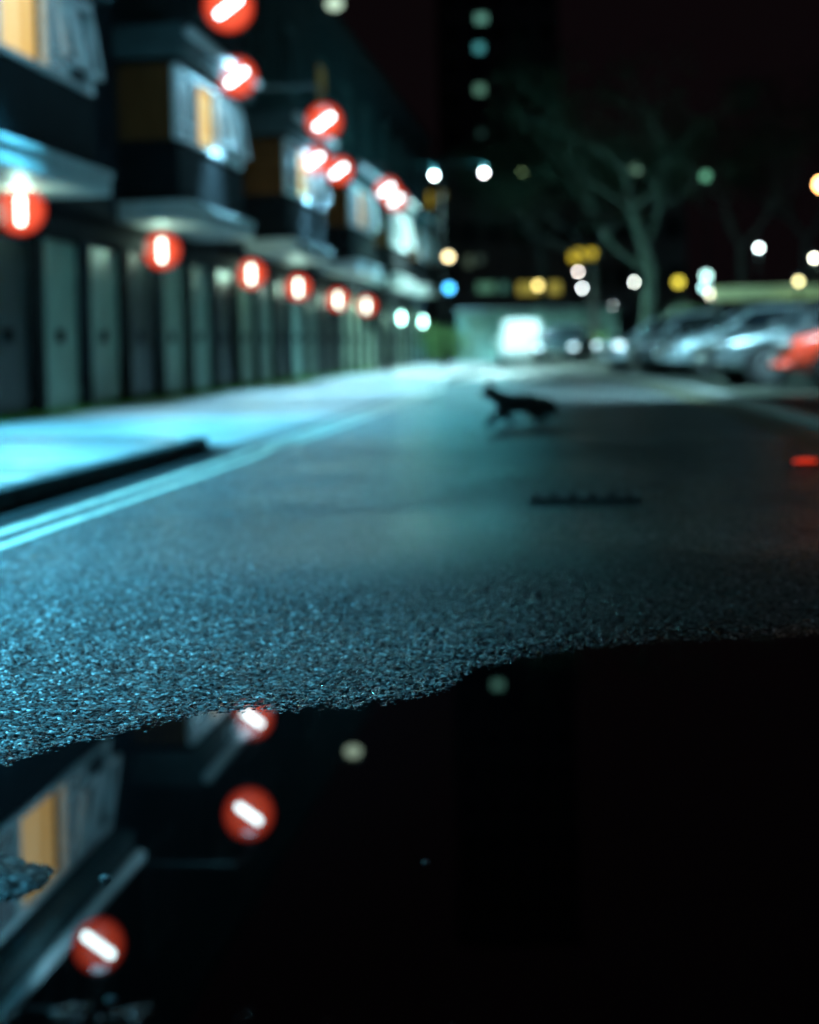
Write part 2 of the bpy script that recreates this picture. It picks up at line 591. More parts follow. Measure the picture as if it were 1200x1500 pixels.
# right kerb and the parking apron
rk = [(2.35, 6), (2.22, 12), (2.0, 20), (1.55, 28), (.75, 36), (-.3, 44), (-1.9, 55), (-3.0, 66)]
mb = MB()
for k in range(len(rk) - 1):
    a = Vector((*rk[k], 0)); b = Vector((*rk[k + 1], 0)); d = b - a
    Mx = Matrix.Translation(a) @ Matrix.Rotation(math.atan2(d.y, d.x), 4, 'Z')
    nn = int(d.length / .9) + 1
    for i in range(nn):
        mb.box(i * d.length / nn + .006, (i + 1) * d.length / nn - .006, -.075, .075, -.02, .085, Mx)
tag(mb.build('kerb_stones', mat('pale_kerb', (.34, .34, .32), .42, var=.3, scale=8, bump=.3, bscale=70), bevel=.015), kind='structure', label='low pale kerb running along the right of the road')
mb = MB()
vs = []
for (x, y) in rk:
    vs += [(x + .08, y, .07), (40, y, .07)]
mb.add(vs, [(2 * k, 2 * k + 1, 2 * k + 3, 2 * k + 2) for k in range(len(rk) - 1)])
tag(mb.build('parking_apron', mat('apron_tarmac', (.045, .05, .035), .55, var=.5, scale=3, bump=.5, bscale=40)), kind='structure')

# moss strip at the building's foot
mb = MB()
for i in range(9000):
    y = 13.9 + rnd.random() ** 1.3 * 40; x = -7.46 + abs(rnd.gauss(0, .13))
    a = rnd.random() * 6.28; h = .03 + .09 * rnd.random(); wd = .012
    dx, dy = math.cos(a) * wd, math.sin(a) * wd
    mb.add([(x - dx, y - dy, .01), (x + dx, y + dy, .01), (x + dx * 2 + .02 * math.sin(a), y + dy, .01 + h)], [(0, 1, 2)])
tag(mb.build('moss', mat('moss_green', (.10, .28, .03), .7)), 'low green moss and grass growing along the foot of the garage doors', 'moss', kind='stuff')
for o in (): pass

# ------------------------------------------------------------------ terrace building
render_m = mat('dark_render', (.011, .016, .020), .9, spec=.1, var=.25, scale=3, bump=.2, bscale=50)
wood_m = mat('brown_cladding', (.12, .04, .012), .9, spec=.1, var=.35, scale=3, stretch=(6, 6, .4), bump=.2)
white_m = mat('white_paint', (.78, .8, .78), .45, var=.12, scale=5)
grey_m = mat('grey_fascia', (.05, .07, .07), .8, spec=.2, var=.2, scale=4)
dark_m = mat('dark_board', (.006, .007, .008), .9, spec=.1, var=.3, scale=4)
soffit_m = mat('pale_soffit', (.36, .38, .37), .5, var=.15, scale=5)
door_m = mat('garage_door_paint', (.24, .34, .26), .45, var=.25, scale=5, stretch=(1, 1, .3))
door_shade_m = mat('shaded_garage_door', (.012, .02, .02), .45, var=.25, scale=5)  # darker copy of the door colour, standing for shade under the bays
metal_m = mat('dull_metal', (.25, .26, .26), .35, metal=.8)
black_post = mat('black_post', (.006, .007, .007), .8, spec=.1)
pole_m = mat('painted_post', (.09, .11, .11), .4, metal=.3)
glass_m = mat('window_glass_dark', (.01, .015, .02), .55, ior=1.5, spec=.2)
blue_pane = mat('dim_blue_pane', (.02, .03, .05), .6, spec=.2, emit=(.16, .34, .42), es=.5)
curtA = lit_curtain('warm_curtain_bright', (1.0, .80, .42), 1.25)
curtB = lit_curtain('warm_curtain', (1.0, .72, .30), 1.1)
curtD = lit_curtain('unlit_curtain', (.3, .28, .25), .02)
curtC = lit_curtain('dim_curtain', (.55, .50, .35), .25)

XW = -7.5
XB = -6.5
terr = empty('terrace_building', (XW, 14, 0))
tag(terr, 'long dark terrace with garage doors below and projecting lit bay windows above, along the left', 'building')


def tb(mb, name, m_, parent=None, **k):
    o = mb.build(name, m_, None, **k)
    p = parent or terr
    o.parent = p
    o.matrix_parent_inverse = p.matrix_world.inverted() if p is not terr else Matrix.Translation((-XW, -14, 0))
    return o


def child(mb, name, m_, p, **k):       # sub-part in world coordinates of a part built in world coordinates
    o = mb.build(name, m_, None, **k)
    o.parent = p
    o.matrix_parent_inverse = Matrix.Identity(4)
    return o


mb = MB()
mb.box(-16, XW, -6, 76, 0, 10.4)
tb(mb, 'wall', render_m)
mb = MB(); mb.box(-16.3, XW + .35, -6.2, 76.2, 10.4, 10.75)
tb(mb, 'roof', dark_m)
mb = MB(); mb.box(XW + .002, XW + .20, -6, 76, 2.5, 2.78)          # string course over the doors
tb(mb, 'lintel_beam', dark_m)

# garage doors, each a part with boards and a handle
dy = 2.03
k = 0
yd = -5.6
while yd < 73:
    wdt = 1.62
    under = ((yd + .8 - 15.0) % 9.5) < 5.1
    mm = door_m if (k % 7) not in (4,) else door_shade_m
    if under and k % 3 == 0: mm = door_shade_m
    mb = MB()
    nb = 9
    for b in range(nb):
        a0 = yd + b * wdt / nb
        mb.box(XW + .002, XW + .055, a0 + .004, a0 + wdt / nb - .004, .06, 2.46)
    mb.box(XW + .001, XW + .045, yd, yd + wdt, .05, 2.47)
    mb.box(XW + .055, XW + .075, yd + .02, yd + wdt - .02, 1.98, 2.08)
    mb.box(XW + .055, XW + .075, yd + .02, yd + wdt - .02, .25, .35)
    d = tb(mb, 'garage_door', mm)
    mb = MB(); mb.box(XW + .055, XW + .09, yd + wdt * .42, yd + wdt * .58, 1.02, 1.2)
    child(mb, 'handle', dark_m, d)
    mb = MB(); mb.box(XW + .001, XW + .16, yd + wdt + .04, yd + dy - .04, 0, 2.5)
    tb(mb, 'pier', render_m if k % 2 else dark_m)
    yd += dy; k += 1


def curtain_mesh(mb, x, y0, y1, z0, z1):
    n = max(4, int((y1 - y0) * 14))
    vs = []
    for i in range(n + 1):
        y = y0 + (y1 - y0) * i / n
        xx = x + .03 * math.sin(i * 1.1) + .015 * math.sin(i * 2.3 + 1)
        vs += [(xx, y, z0), (xx, y, z1)]
    mb.add(vs, [(2 * i, 2 * i + 2, 2 * i + 3, 2 * i + 1) for i in range(n)])


def bay(y0, idx):
    L = 4.7
    y1 = y0 + L
    zb, zt = 4.30, 5.52
    mb = MB()
    # timber-clad body: floor box, two side walls, head box (open towards the windows)
    mb.box(XW, XB - .02, y0, y1, 3.30, zb)
    mb.box(XW, XB - .02, y0, y1, zt, 5.62)
    b = tb(mb, 'bay_window', dark_m, bevel=.01)
    for yy in (y0, y1 - .12):
        mb = MB()
        for s_ in range(6):
            a = XW + s_ * (XB - .1 - XW) / 6
            mb.box(a + .004, a + (XB - .1 - XW) / 6 - .004, yy - .012, yy + .132, zb + .002, zt - .002)
        mb.box(XW, XB - .1, yy, yy + .12, zb + .001, zt - .001)
        child(mb, 'side_wall', wood_m, b)
    mb = MB(); mb.box(XW, XB - .28, y0 + .12, y1 - .12, zb + .001, zb + .03)
    mb.box(XW + .001, XW + .03, y0 + .12, y1 - .12, zb + .03, zt - .001)
    child(mb, 'interior_board', dark_m, b)
    # white slab under the bay, dark band above it, deep fascia and roof
    mb = MB(); mb.box(XW, XB + .16, y0 - .16, y1 + .16, 2.96, 3.28)
    mb.box(XW, XB + .19, y0 - .19, y1 + .19, 3.20, 3.295)
    child(mb, 'base_slab', soffit_m, b, bevel=.015)
    mb = MB(); mb.box(XW, XB + .22, y0 - .25, y1 + .25, 5.625, 6.14)
    child(mb, 'roof_fascia', grey_m, b, bevel=.02)
    mb = MB(); mb.tube([(XB + .29, y0 - .28, 5.98), (XB + .29, y1 + .28, 5.98)], .085, 10)
    child(mb, 'gutter', white_m, b, smooth=True)
    # frames
    cols = [(0.0, .10), (1.24, 1.36), (2.88, 2.98), (3.62, 3.72), (4.58, 4.7)]
    mb = MB()
    for a, c in cols:
        mb.box(XB - .10, XB, y0 + a, y0 + c, zb + .09, zt - .09)
    mb.box(XB - .10, XB + .012, y0, y1, zb + .002, zb + .09)
    mb.box(XB - .10, XB + .005, y0, y1, zt - .09, zt - .002)
    mb.box(XB - .09, XB - .01, y0 + .10, y0 + 1.38, zb + .30, zb + .36)
    mb.box(XB - .09, XB - .01, y0 + 2.98, y0 + 3.62, zb + .30, zb + .36)
    fr = child(mb, 'window_frame', white_m, b, bevel=.008)
    segs = [(.10, 1.24, 'blue'), (1.36, 2.88, 'warm'), (2.98, 3.62, 'blue'), (3.72, 4.58, 'dark')]
    for a, c, kind_ in segs:
        if kind_ == 'warm':
            mb = MB(); curtain_mesh(mb, XB - .16, y0 + a - .05, y0 + c + .02, zb + .03, zt - .03)
            child(mb, 'lit_curtain', curtD if idx < 0 else ((curtA if idx in (0,) else curtB) if idx < 4 else curtC), b)
        else:
            mb = MB(); mb.box(XB - .07, XB - .06, y0 + a, y0 + c, zb + .09, zt - .09)
            child(mb, 'window_pane', blue_pane if (kind_ == 'blue' and idx != 2) else glass_m, b)
    # casements hung open outwards at the top
    for (a, c) in ((3.05, 3.62), (3.78, 4.5)):
        mb = MB()
        Mx = Matrix.Translation((XB + .02, 0, zt - .1)) @ Matrix.Rotation(-R(9), 4, 'Y')
        H = zt - zb - .25
        for (u0, u1, v0, v1) in ((a, a + .07, -H, 0), (c - .07, c, -H, 0), (a, c, -.07, 0), (a, c, -H, -H + .07)):
            mb.box(0, .045, y0 + u0, y0 + u1, v0, v1, Mx)
        cs = child(mb, 'open_casement', white_m, b)
    return b


bays = []
for i in range(-2, 6):
    bays.append(bay(15.8 + 9.4 * i if i <= 0 else 24.9 + 9.5 * (i - 1), i))

# windows in the recessed wall between the bays
for (yc, mm) in ((40.6, curtB), (31.0, glass_m), (50.0, curtC), (21.5, glass_m)):
    mb = MB()
    a, c = yc - .7, yc + .7
    for (u0, u1, v0, v1) in ((a, a + .08, 3.7, 5.4), (c - .08, c, 3.7, 5.4), (a, c, 3.62, 3.7), (a, c, 5.4, 5.48)):
        mb.box(XW + .002, XW + .07, u0, u1, v0, v1)
    f_ = tb(mb, 'wall_window', white_m)
    mb = MB(); mb.box(XW + .003, XW + .02, a + .08, c - .08, 3.7, 5.4)
    child(mb, 'window_pane', mm, f_)
# upper storey windows
for i in range(14):
    yc = 12 + i * 4.7
    mb = MB()
    a, c = yc - .9, yc + .9
    for (u0, u1, v0, v1) in ((a, a + .08, 7.5, 9.1), (c - .08, c, 7.5, 9.1), (a, c, 7.42, 7.5), (a, c, 9.1, 9.18), (yc - .04, yc + .04, 7.5, 9.1)):
        mb.box(XW + .002, XW + .07, u0, u1, v0, v1)
    f_ = tb(mb, 'upper_window', grey_m)
    mb = MB(); mb.box(XW + .003, XW + .02, a + .08, c - .08, 7.5, 9.1)
    child(mb, 'window_pane', glass_m, f_)
mb = MB(); mb.box(XW + .003, XW + .03, 44.6, 45.5, 7.5, 9.0)
f_ = tb(mb, 'stair_window', lit_curtain('olive_window', (.55, .5, .12), .22))

# ------------------------------------------------------------------ lamps
tube_m = bulb_mat('hot_white_tube', (.5, .92, 1), TUBE_S)
halo_m = halo_mat()
wtube_m = bulb_mat('wall_lamp_tube', (.45, .95, .8), 12)


def arm_lamp(x, y, z, label, red=True, tilt=35, L=.34, pw=12000, lc=(.24, .70, 1), gr=.37, cone=72, aim=(.15, -.04, -1), bl=.7):
    """lantern on an arm from the wall"""
    t = empty('street_lamp', (x, y, z))
    tag(t, label, 'street lamp', 'lamps on arms above the bay windows')
    mb = MB()
    mb.tube([(XW - x, 0, .72), (-.25, 0, .72), (-.06, 0, .66), (0, 0, .52), (0, 0, .30)], .028, 8)
    mb.box(XW - x, XW - x + .04, -.12, .12, .55, .9)
    mb.build('arm', pole_m, t)
    mb = MB(); mb.tube([(0, 0, .33), (0, 0, .285), (0, 0, .26)], [.05, .085, .10], 14)
    mb.build('cap', pole_m, t)
    mb = MB()
    d = Vector((math.cos(R(tilt)), 0, math.sin(R(tilt))))
    r = .050
    pts = [d * (-L / 2 - r * .8), d * (-L / 2 - r * .5), d * (-L / 2), d * (L / 2), d * (L / 2 + r * .5), d * (L / 2 + r * .8)]
    mb.tube(pts, [r * .35, r * .8, r, r, r * .8, r * .35], 12)
    mb.build('lamp_tube', tube_m, t, smooth=True)
    lamp_light(t, (0, 0, 0), pw, lc, cone, aim, bl, .12)
    lamp_light(t, (0, 0, 0), 150, (.18, .7, 1), radius=.1)
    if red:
        mb = MB(); mb.ball((0, 0, 0), gr, 32, 20)  # added sphere in place of the red halation
        mb.build('red_halo', halo_m, t, smooth=True)
    return t


def px_lamp(px, py, H=5.7):
    a, b = px - PX, py - PY
    v = (a * math.sin(ROLL) + b * math.cos(ROLL)) / F
    return W(px, py, (CAMH - H) / v)


arm_specs = [(335, 10, 'lamp in an added red halo topmost, above the second bay roof'),
             (347, 113, 'lamp in an added red halo beside the gutter end of the second bay'),
             (475, 178, 'lamp in an added red halo alone above the third bay roof'),
             (461, 235, 'lamp in an added red halo, lower left of a pair over the third bay'),
             (497, 250, 'lamp in an added red halo between third and fourth bays, right of a pair'),
             (567, 278, 'upper lamp of the two touching added red halos over the fourth bay'),
             (580, 293, 'lower lamp of the two touching added red halos over the fourth bay')]
for px, py, lb in arm_specs:
    p = px_lamp(px, py, 5.7 if py < 150 else 5.3)
    arm_lamp(p.x, p.y, p.z, 'white tube ' + lb, True)
for px, py, lb in [(573, 325, 'white lamp without a halo just under the pair of added red halos'),
                   (625, 345, 'last white lamp without an added halo at the far end of the upper row')]:
    p = px_lamp(px, py)
    arm_lamp(p.x, p.y, p.z, lb, False)
lowest = ['seen only mirrored low in the puddle', 'out of view beside the first bay',
          'overhead beside the puddle, out of view', 'level with the camera, out of view']
for i, (x, y) in enumerate([(-5.55, 16.9), (-5.6, 12.6), (-5.6, 8.4), (-5.6, 4.2)]):
    arm_lamp(x, y, 5.7, 'white tube lamp in an added red halo ' + lowest[i], True, pw=(22000, 13000, 24000, 58000)[i], lc=LAMPC, gr=.30, cone=(72, 88, 88, 88)[i], aim=((.15, 0, -1) if i == 0 else (.02, 0, -1)), bl=.85)


def wall_lamp(y, z, label, red=True):
    t = empty('wall_lamp', (XW, y, z))
    tag(t, label, 'wall lamp', 'lamps on the wall above the garage doors')
    mb = MB(); mb.box(.001, .05, -.09, .09, -.2, .2)
    mb.tube([(.05, 0, .16), (.2, 0, .19), (.3, 0, .16)], .015, 8)
    mb.build('bracket', pole_m, t)
    mb = MB(); r = .05
    c = .42
    mb.tube([(c, 0, -.17 - r * .8), (c, 0, -.17 - r * .4), (c, 0, -.15), (c, 0, .13), (c, 0, .16)], [r * .3, r * .8, r, r, r * .6], 12)
    mb.build('lamp_tube', wtube_m, t, smooth=True)
    lamp_light(t, (c, 0, -.02), 75, (.45, .92, .75), radius=.06)
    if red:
        mb = MB(); mb.ball((c, 0, -.02), .33, 28, 18)  # halation ball added around the tube
        mb.build('red_halo', halo_m, t, smooth=True)
    return t


wl = [(30, 305, 'nearest wall lamp in view, added red halo over the dark first doors', True),
      (237, 365, 'wall lamp in an added red halo right under the second bay', True),
      (368, 400, 'wall lamp in an added red halo right under the third bay', True),
      (437, 420, 'wall lamp in an added orange-red halo between third and fourth bays', True),
      (495, 438, 'wall lamp in an added red halo left of the close pair under the fourth bay', True),
      (537, 447, 'wall lamp in an added red halo right of the close pair under the fourth bay', True),
      (588, 465, 'small bare white wall lamp just past the last added red halo', False),
      (620, 470, 'bare white wall lamp at the far corner of the terrace', False)]
for px, py, lb, red in wl:
    u = -(XW + .42)
    # solve the depth where the sight line meets x = XW + .42
    lo, hi = 8.0, 90.0
    for _ in range(50):
        md = (lo + hi) / 2
        if W(px, py, md).x < XW + .42: hi = md
        else: lo = md
    # further along the sight line x changes monotonically; fall back for far ones
    p = W(px, py, lo)
    wall_lamp(p.y, p.z, 'white ' + lb, red)
    print('wall lamp', px, py, p)
wall_lamp(9.0, 2.6, 'white wall lamp added for its light above the garage doors, out of view at the left', True)  # extra lamp added beyond the view for its light


def street_lamp(px, py, d, label, size=.16, col=(.8, 1, 1), s=60, power=0, group='street lamps far down the road'):
    p = W(px, py, d)
    t = empty('lamp_post', (p.x, p.y, 0))
    tag(t, label, 'lamp post', group)
    if power > 800:
        mb = MB(); mb.tube([(-1.6, .12, -.05), (-1.6, .12, 1.0), (-1.6, .12, p.z + .2), (-1.2, .06, p.z + .42), (0, .0, p.z + .34)], [.09, .06, .045, .035, .03], 8)
    else:
        mb = MB(); mb.tube([(0, .12, -.05), (0, .12, 1.0), (0, .12, p.z + .15), (0, .02, p.z + .22)], [.09, .06, .04, .03], 8)
    mb.build('pole', black_post, t)
    mb = MB(); mb.tube([(0, 0, p.z + .30), (0, 0, p.z + .24), (0, 0, p.z + size * .9)], [.03, size * .7, size * 1.15], 14)
    mb.build('hood', pole_m, t)
    mb = MB(); mb.ball((0, 0, p.z), size, 14, 10)
    mb.build('lamp_bulb', bulb_mat('bulb_%g_%g_%g_%g' % (*col, s), col, s), t, smooth=True)
    if power:
        lamp_light(t, (0, 0, p.z), power, tuple(c * (.55, 1, 1)[i] for i, c in enumerate(col)), 150, (0, 0, -1), .5, size * .7)
    return t


cw = (.75, 1, .97)
street_lamp(636, 257, 50, 'tall white lamp post left of its twin over the far end of the road', .07, (.8, 1, .95), 16, 900)
street_lamp(709, 253, 57, 'tall white lamp post right of its twin over the far end of the road', .07, (1, .97, .97), 16, 9000)
lamp_light(None, W(709, 253, 56.8), 330, (.12, .8, .9), radius=.06).name = 'lamp_light'
lamp_light(None, W(636, 257, 49.8), 250, (.12, .8, .9), radius=.06)
street_lamp(768, 252, 90, 'dim greenish lamp post right of the two tall white lamps', .2, (.5, .8, .35), 1.6)
street_lamp(603, 222, 90, 'dim green lamp post above and left of the tall white lamp', .25, (.3, .75, .5), 1.2)
street_lamp(657, 376, 88, 'small dim cream lamp post in front of the low block', .2, (.9, .75, .4), 5)
street_lamp(626, 415, 80, 'small pinkish white lamp beside the blue one', .2, (.9, .85, .85), 8)
street_lamp(658, 422, 80, 'small blue lamp beside the pinkish white one', .2, (.06, .42, .85), 5)
street_lamp(847, 398, 88, 'white lamp directly under the yellow sign, upper of two', .07, (1, .92, .85), 16, 60)
street_lamp(853, 422, 84, 'white lamp lower of two under the yellow sign', .07, (.9, 1, 1), 16, 60)
street_lamp(898, 449, 72, 'white low lamp just left of the plane tree foot', .07, (.9, 1, 1), 16, 120)
street_lamp(929, 413, 84, 'white lamp nearest the left side of the plane tree trunk', .07, (.9, 1, .9), 16, 80)
street_lamp(1112, 363, 64, 'white lamp standing alone high over the parked cars', .07, (.85, 1, .97), 16, 260)
street_lamp(1193, 378, 62, 'cream lamp at the right edge over the red car', .07, (1, 1, .75), 16, 200)
street_lamp(1035, 404, 64, 'dim teal lamp, topmost of three behind the parked cars', .16, (.3, .55, .5), 6)
street_lamp(1033, 421, 66, 'dim teal lamp, middle of three behind the parked cars', .16, (.3, .6, .6), 7)
street_lamp(1043, 432, 62, 'pale lamp, lowest of three behind the parked cars', .16, (.7, .7, .5), 8)
street_lamp(994, 413, 90, 'dim yellow lamp between the tree and three teal lamps', .25, (.6, .5, .05), 2.2)
street_lamp(1204, 270, 62, 'orange lamp cut by the right edge of the frame', .22, (1, .5, .15), 14)
street_lamp(932, 247, 70, 'dim green lamp seen through the plane tree branches', .2, (.3, .6, .4), 1.2)
street_lamp(1034, 258, 70, 'faint green lamp right of the plane tree crown', .2, (.15, .5, .3), .8)
# lamp post added out of view to light the parked cars
t = empty('lamp_post', (5.6, 17.5, 0)); tag(t, 'tall lamp post added to light the parked cars, its long arm out of view above', 'lamp post')
mb = MB(); mb.tube([(0, 0, 0), (0, 0, 1.0), (0, 0, 8.2), (-.5, .3, 8.8), (-3.9, 2.3, 8.95)], [.11, .08, .06, .05, .04], 8); mb.build('pole', pole_m, t)
mb = MB(); mb.tube([(-4.1, 2.5, 8.9), (-4.1, 2.5, 8.84), (-4.1, 2.5, 8.62)], [.05, .2, .26], 20, cap=False); mb.build('hood', pole_m, t)
mb = MB(); mb.ball((-4.1, 2.5, 8.7), .10, 14, 10); mb.build('lamp_bulb', bulb_mat('added_apron_bulb', (.45, .9, 1), 20), t, smooth=True)
lamp_light(t, (-4.1, 2.5, 8.55), 15000, (.4, .85, 1), 92, (2.6, 9, -7.6), .6, .09)
# rooftop light
t = empty('roof_light', W(490, 6, 44))
tag(t, 'pale green-white floodlight on the terrace roof edge at the top of the frame', 'floodlight')
mb = MB(); mb.ball((0, 0, 0), .2, 14, 10, (1.2, 1, .8)); mb.build('lamp_bulb', emis('roofbulb', (.7, .95, .7), 1.1), t, smooth=True)
mb = MB(); mb.box(-.8, -.2, -.06, .06, -.05, .05); mb.box(-.25, .25, -.2, .2, .16, .22); mb.build('bracket', pole_m, t)


# ------------------------------------------------------------------ far buildings
def block(name, label, px0, px1, d, height, depth_m, wall_m, floors, ncol, lit, fh=3.0, z0=1.2, roofh=.5):
    a = W(px0, 505, d); b = W(px1, 505, d)
    a.z = b.z = 0
    wdt = (b - a).length
    t = empty(name, (a.x, a.y, 0), math.atan2((b - a).y, (b - a).x))
    tag(t, label, 'building')
    mb = MB(); mb.box(0, wdt, 0, depth_m, -.1, height); mb.build('wall', wall_m, t)
    mb = MB(); mb.box(-.3, wdt + .3, -.3, depth_m + .3, height, height + roofh); mb.build('roof', grey_m, t)
    used = []
    for (px, py, wp, hp, mm) in lit:
        s = F / d
        p = W(px, py, d)
        x = (p - a).dot((b - a).normalized()); z = p.z
        ww, hh = wp / s, hp / s
        used.append((x, z, ww, hh))
        mb = MB()
        for (u0, u1, v0, v1) in ((x - ww / 2 - .08, x - ww / 2, z - hh / 2, z + hh / 2), (x + ww / 2, x + ww / 2 + .08, z - hh / 2, z + hh / 2),
                                 (x - ww / 2 - .08, x + ww / 2 + .08, z - hh / 2 - .08, z - hh / 2), (x - ww / 2 - .08, x + ww / 2 + .08, z + hh / 2, z + hh / 2 + .08)):
            mb.box(u0, u1, -.06, -.002, v0, v1)
        nm = max(1, int(ww / 1.2))
        for q in range(1, nm):
            xx = x - ww / 2 + ww * q / nm
            mb.box(xx - .03, xx + .03, -.05, -.012, z - hh / 2, z + hh / 2)
        f = mb.build('window', grey_m, t)
        mb = MB(); mb.box(x - ww / 2, x + ww / 2, -.01, -.001, z - hh / 2, z + hh / 2); o = mb.build('pane', mm, f)
    for fl in range(floors):
        for c in range(ncol):
            x = (c + .5) * wdt / ncol; z = z0 + fl * fh + .7
            if any(abs(x - u[0]) < u[2] / 2 + 1.0 and abs(z - u[1]) < u[3] / 2 + 1.0 for u in used): continue
            if z > height - 1: continue
            mb = MB()
            for (u0, u1, v0, v1) in ((x - .7, x - .62, z - .65, z + .65), (x + .62, x + .7, z - .65, z + .65), (x - .7, x + .7, z - .73, z - .65), (x - .7, x + .7, z + .65, z + .73)):
                mb.box(u0, u1, -.06, -.002, v0, v1)
            f = mb.build('window', grey_m, t)
            mb = MB(); mb.box(x - .62, x + .62, -.01, -.001, z - .65, z + .65); mb.build('pane', glass_m, f)
    return t


brick_m = mat('far_dark_brick', (.11, .10, .11), .8, var=.3, scale=1.5)
conc_m = mat('far_concrete', (.13, .13, .14), .8, var=.3, scale=.8)
yl = lambda n, c, s: emis(n, c, s)
block('apartment_block', 'low dark apartment block with a few yellow lit windows behind the far road end', 560, 1010, 100, 12.4, 12, brick_m, 4, 12,
      [(626, 293, 12, 22, yl('w1', (.75, .55, .05), .55)), (646, 286, 12, 12, yl('w2', (.5, .4, .08), .22)),
       (630, 380, 14, 16, yl('w3', (.35, .36, .22), .28)), (712, 421, 26, 14, yl('w4', (.12, .35, .22), .5)),
       (738, 421, 12, 14, yl('w5', (.10, .33, .25), .35)), (687, 383, 12, 16, yl('w6', (.2, .3, .2), .22)),
       (790, 422, 62, 17, yl('w7', (.85, .72, .12), .42)), (703, 380, 10, 12, yl('w8', (.15, .25, .2), .2)),
       (854, 374, 38, 16, yl('w9', (1.0, .75, .05), .95))])
street_lamp(789, 418, 92, 'small yellow lamp in front of the long lit window', .2, (1, .8, .25), 3.5)
block('tower_block', 'tall dark tower block with a column of faint green stair lights', 655, 830, 165, 62, 16, conc_m, 16, 5,
      [(705, 27, 16, 13, yl('s1', (.22, .62, .48), .55)), (702, 70, 13, 13, yl('s2', (.12, .6, .62), .6)),
       (703, 131, 14, 14, yl('s3', (.2, .5, .35), .5)), (705, 195, 9, 9, yl('s4', (.1, .25, .22), .25))], fh=3.6, z0=4)

# boundary wall, ivy bushes, canopy
a = W(672, 505, 70); b = W(905, 505, 70)
t = empty('boundary_wall', (a.x, a.y, 0), math.atan2((b - a).y, (b - a).x))
tag(t, 'pale rendered boundary wall lit teal behind the white van', 'wall')
ln = (b - a).length
mb = MB(); mb.box(0, ln, 0, .25, -.05, 2.2)
for i in range(5):
    mb.box(i * (ln - .4) / 4, i * (ln - .4) / 4 + .4, -.08, .33, -.05, 2.3)
mb.build('wall_panel', mat('mottled_green_wall', (.22, .34, .28), .8, var=.5, scale=.9, var2=(.06, .12, .08)), t)  # mottled between a mid and a darker green
mb = MB(); mb.box(-.05, ln + .05, -.12, .37, 2.3, 2.4); mb.build('coping', mat('coping', (.25, .28, .26), .7), t)

cn = W(1046, 505, 60)
t = empty('carport', (cn.x, cn.y, 0), 0.0)
tag(t, 'open carport with a long pale roof edge lit yellow above the parked cars', 'carport')
mb = MB(); mb.box(0, 14, 0, 5, 2.42, 2.52)
mb.build('roof', dark_m, t)
mb = MB(); mb.box(-.05, 14.05, -.08, -.001, 2.28, 2.78)
mb.build('fascia', mat('cream_fascia', (.62, .62, .30), .5, var=.2, scale=1.5), t)
for i in range(6):
    for yy in (.2, 4.6):
        mb = MB(); mb.box(.1 + i * 2.7, .22 + i * 2.7, yy, yy + .12, .0, 2.42); mb.build('post', pole_m, t)
street_lamp(1170, 412, 58.6, 'yellowish lamp shining on the carport fascia', .10, (1, .92, .42), 5, 60)


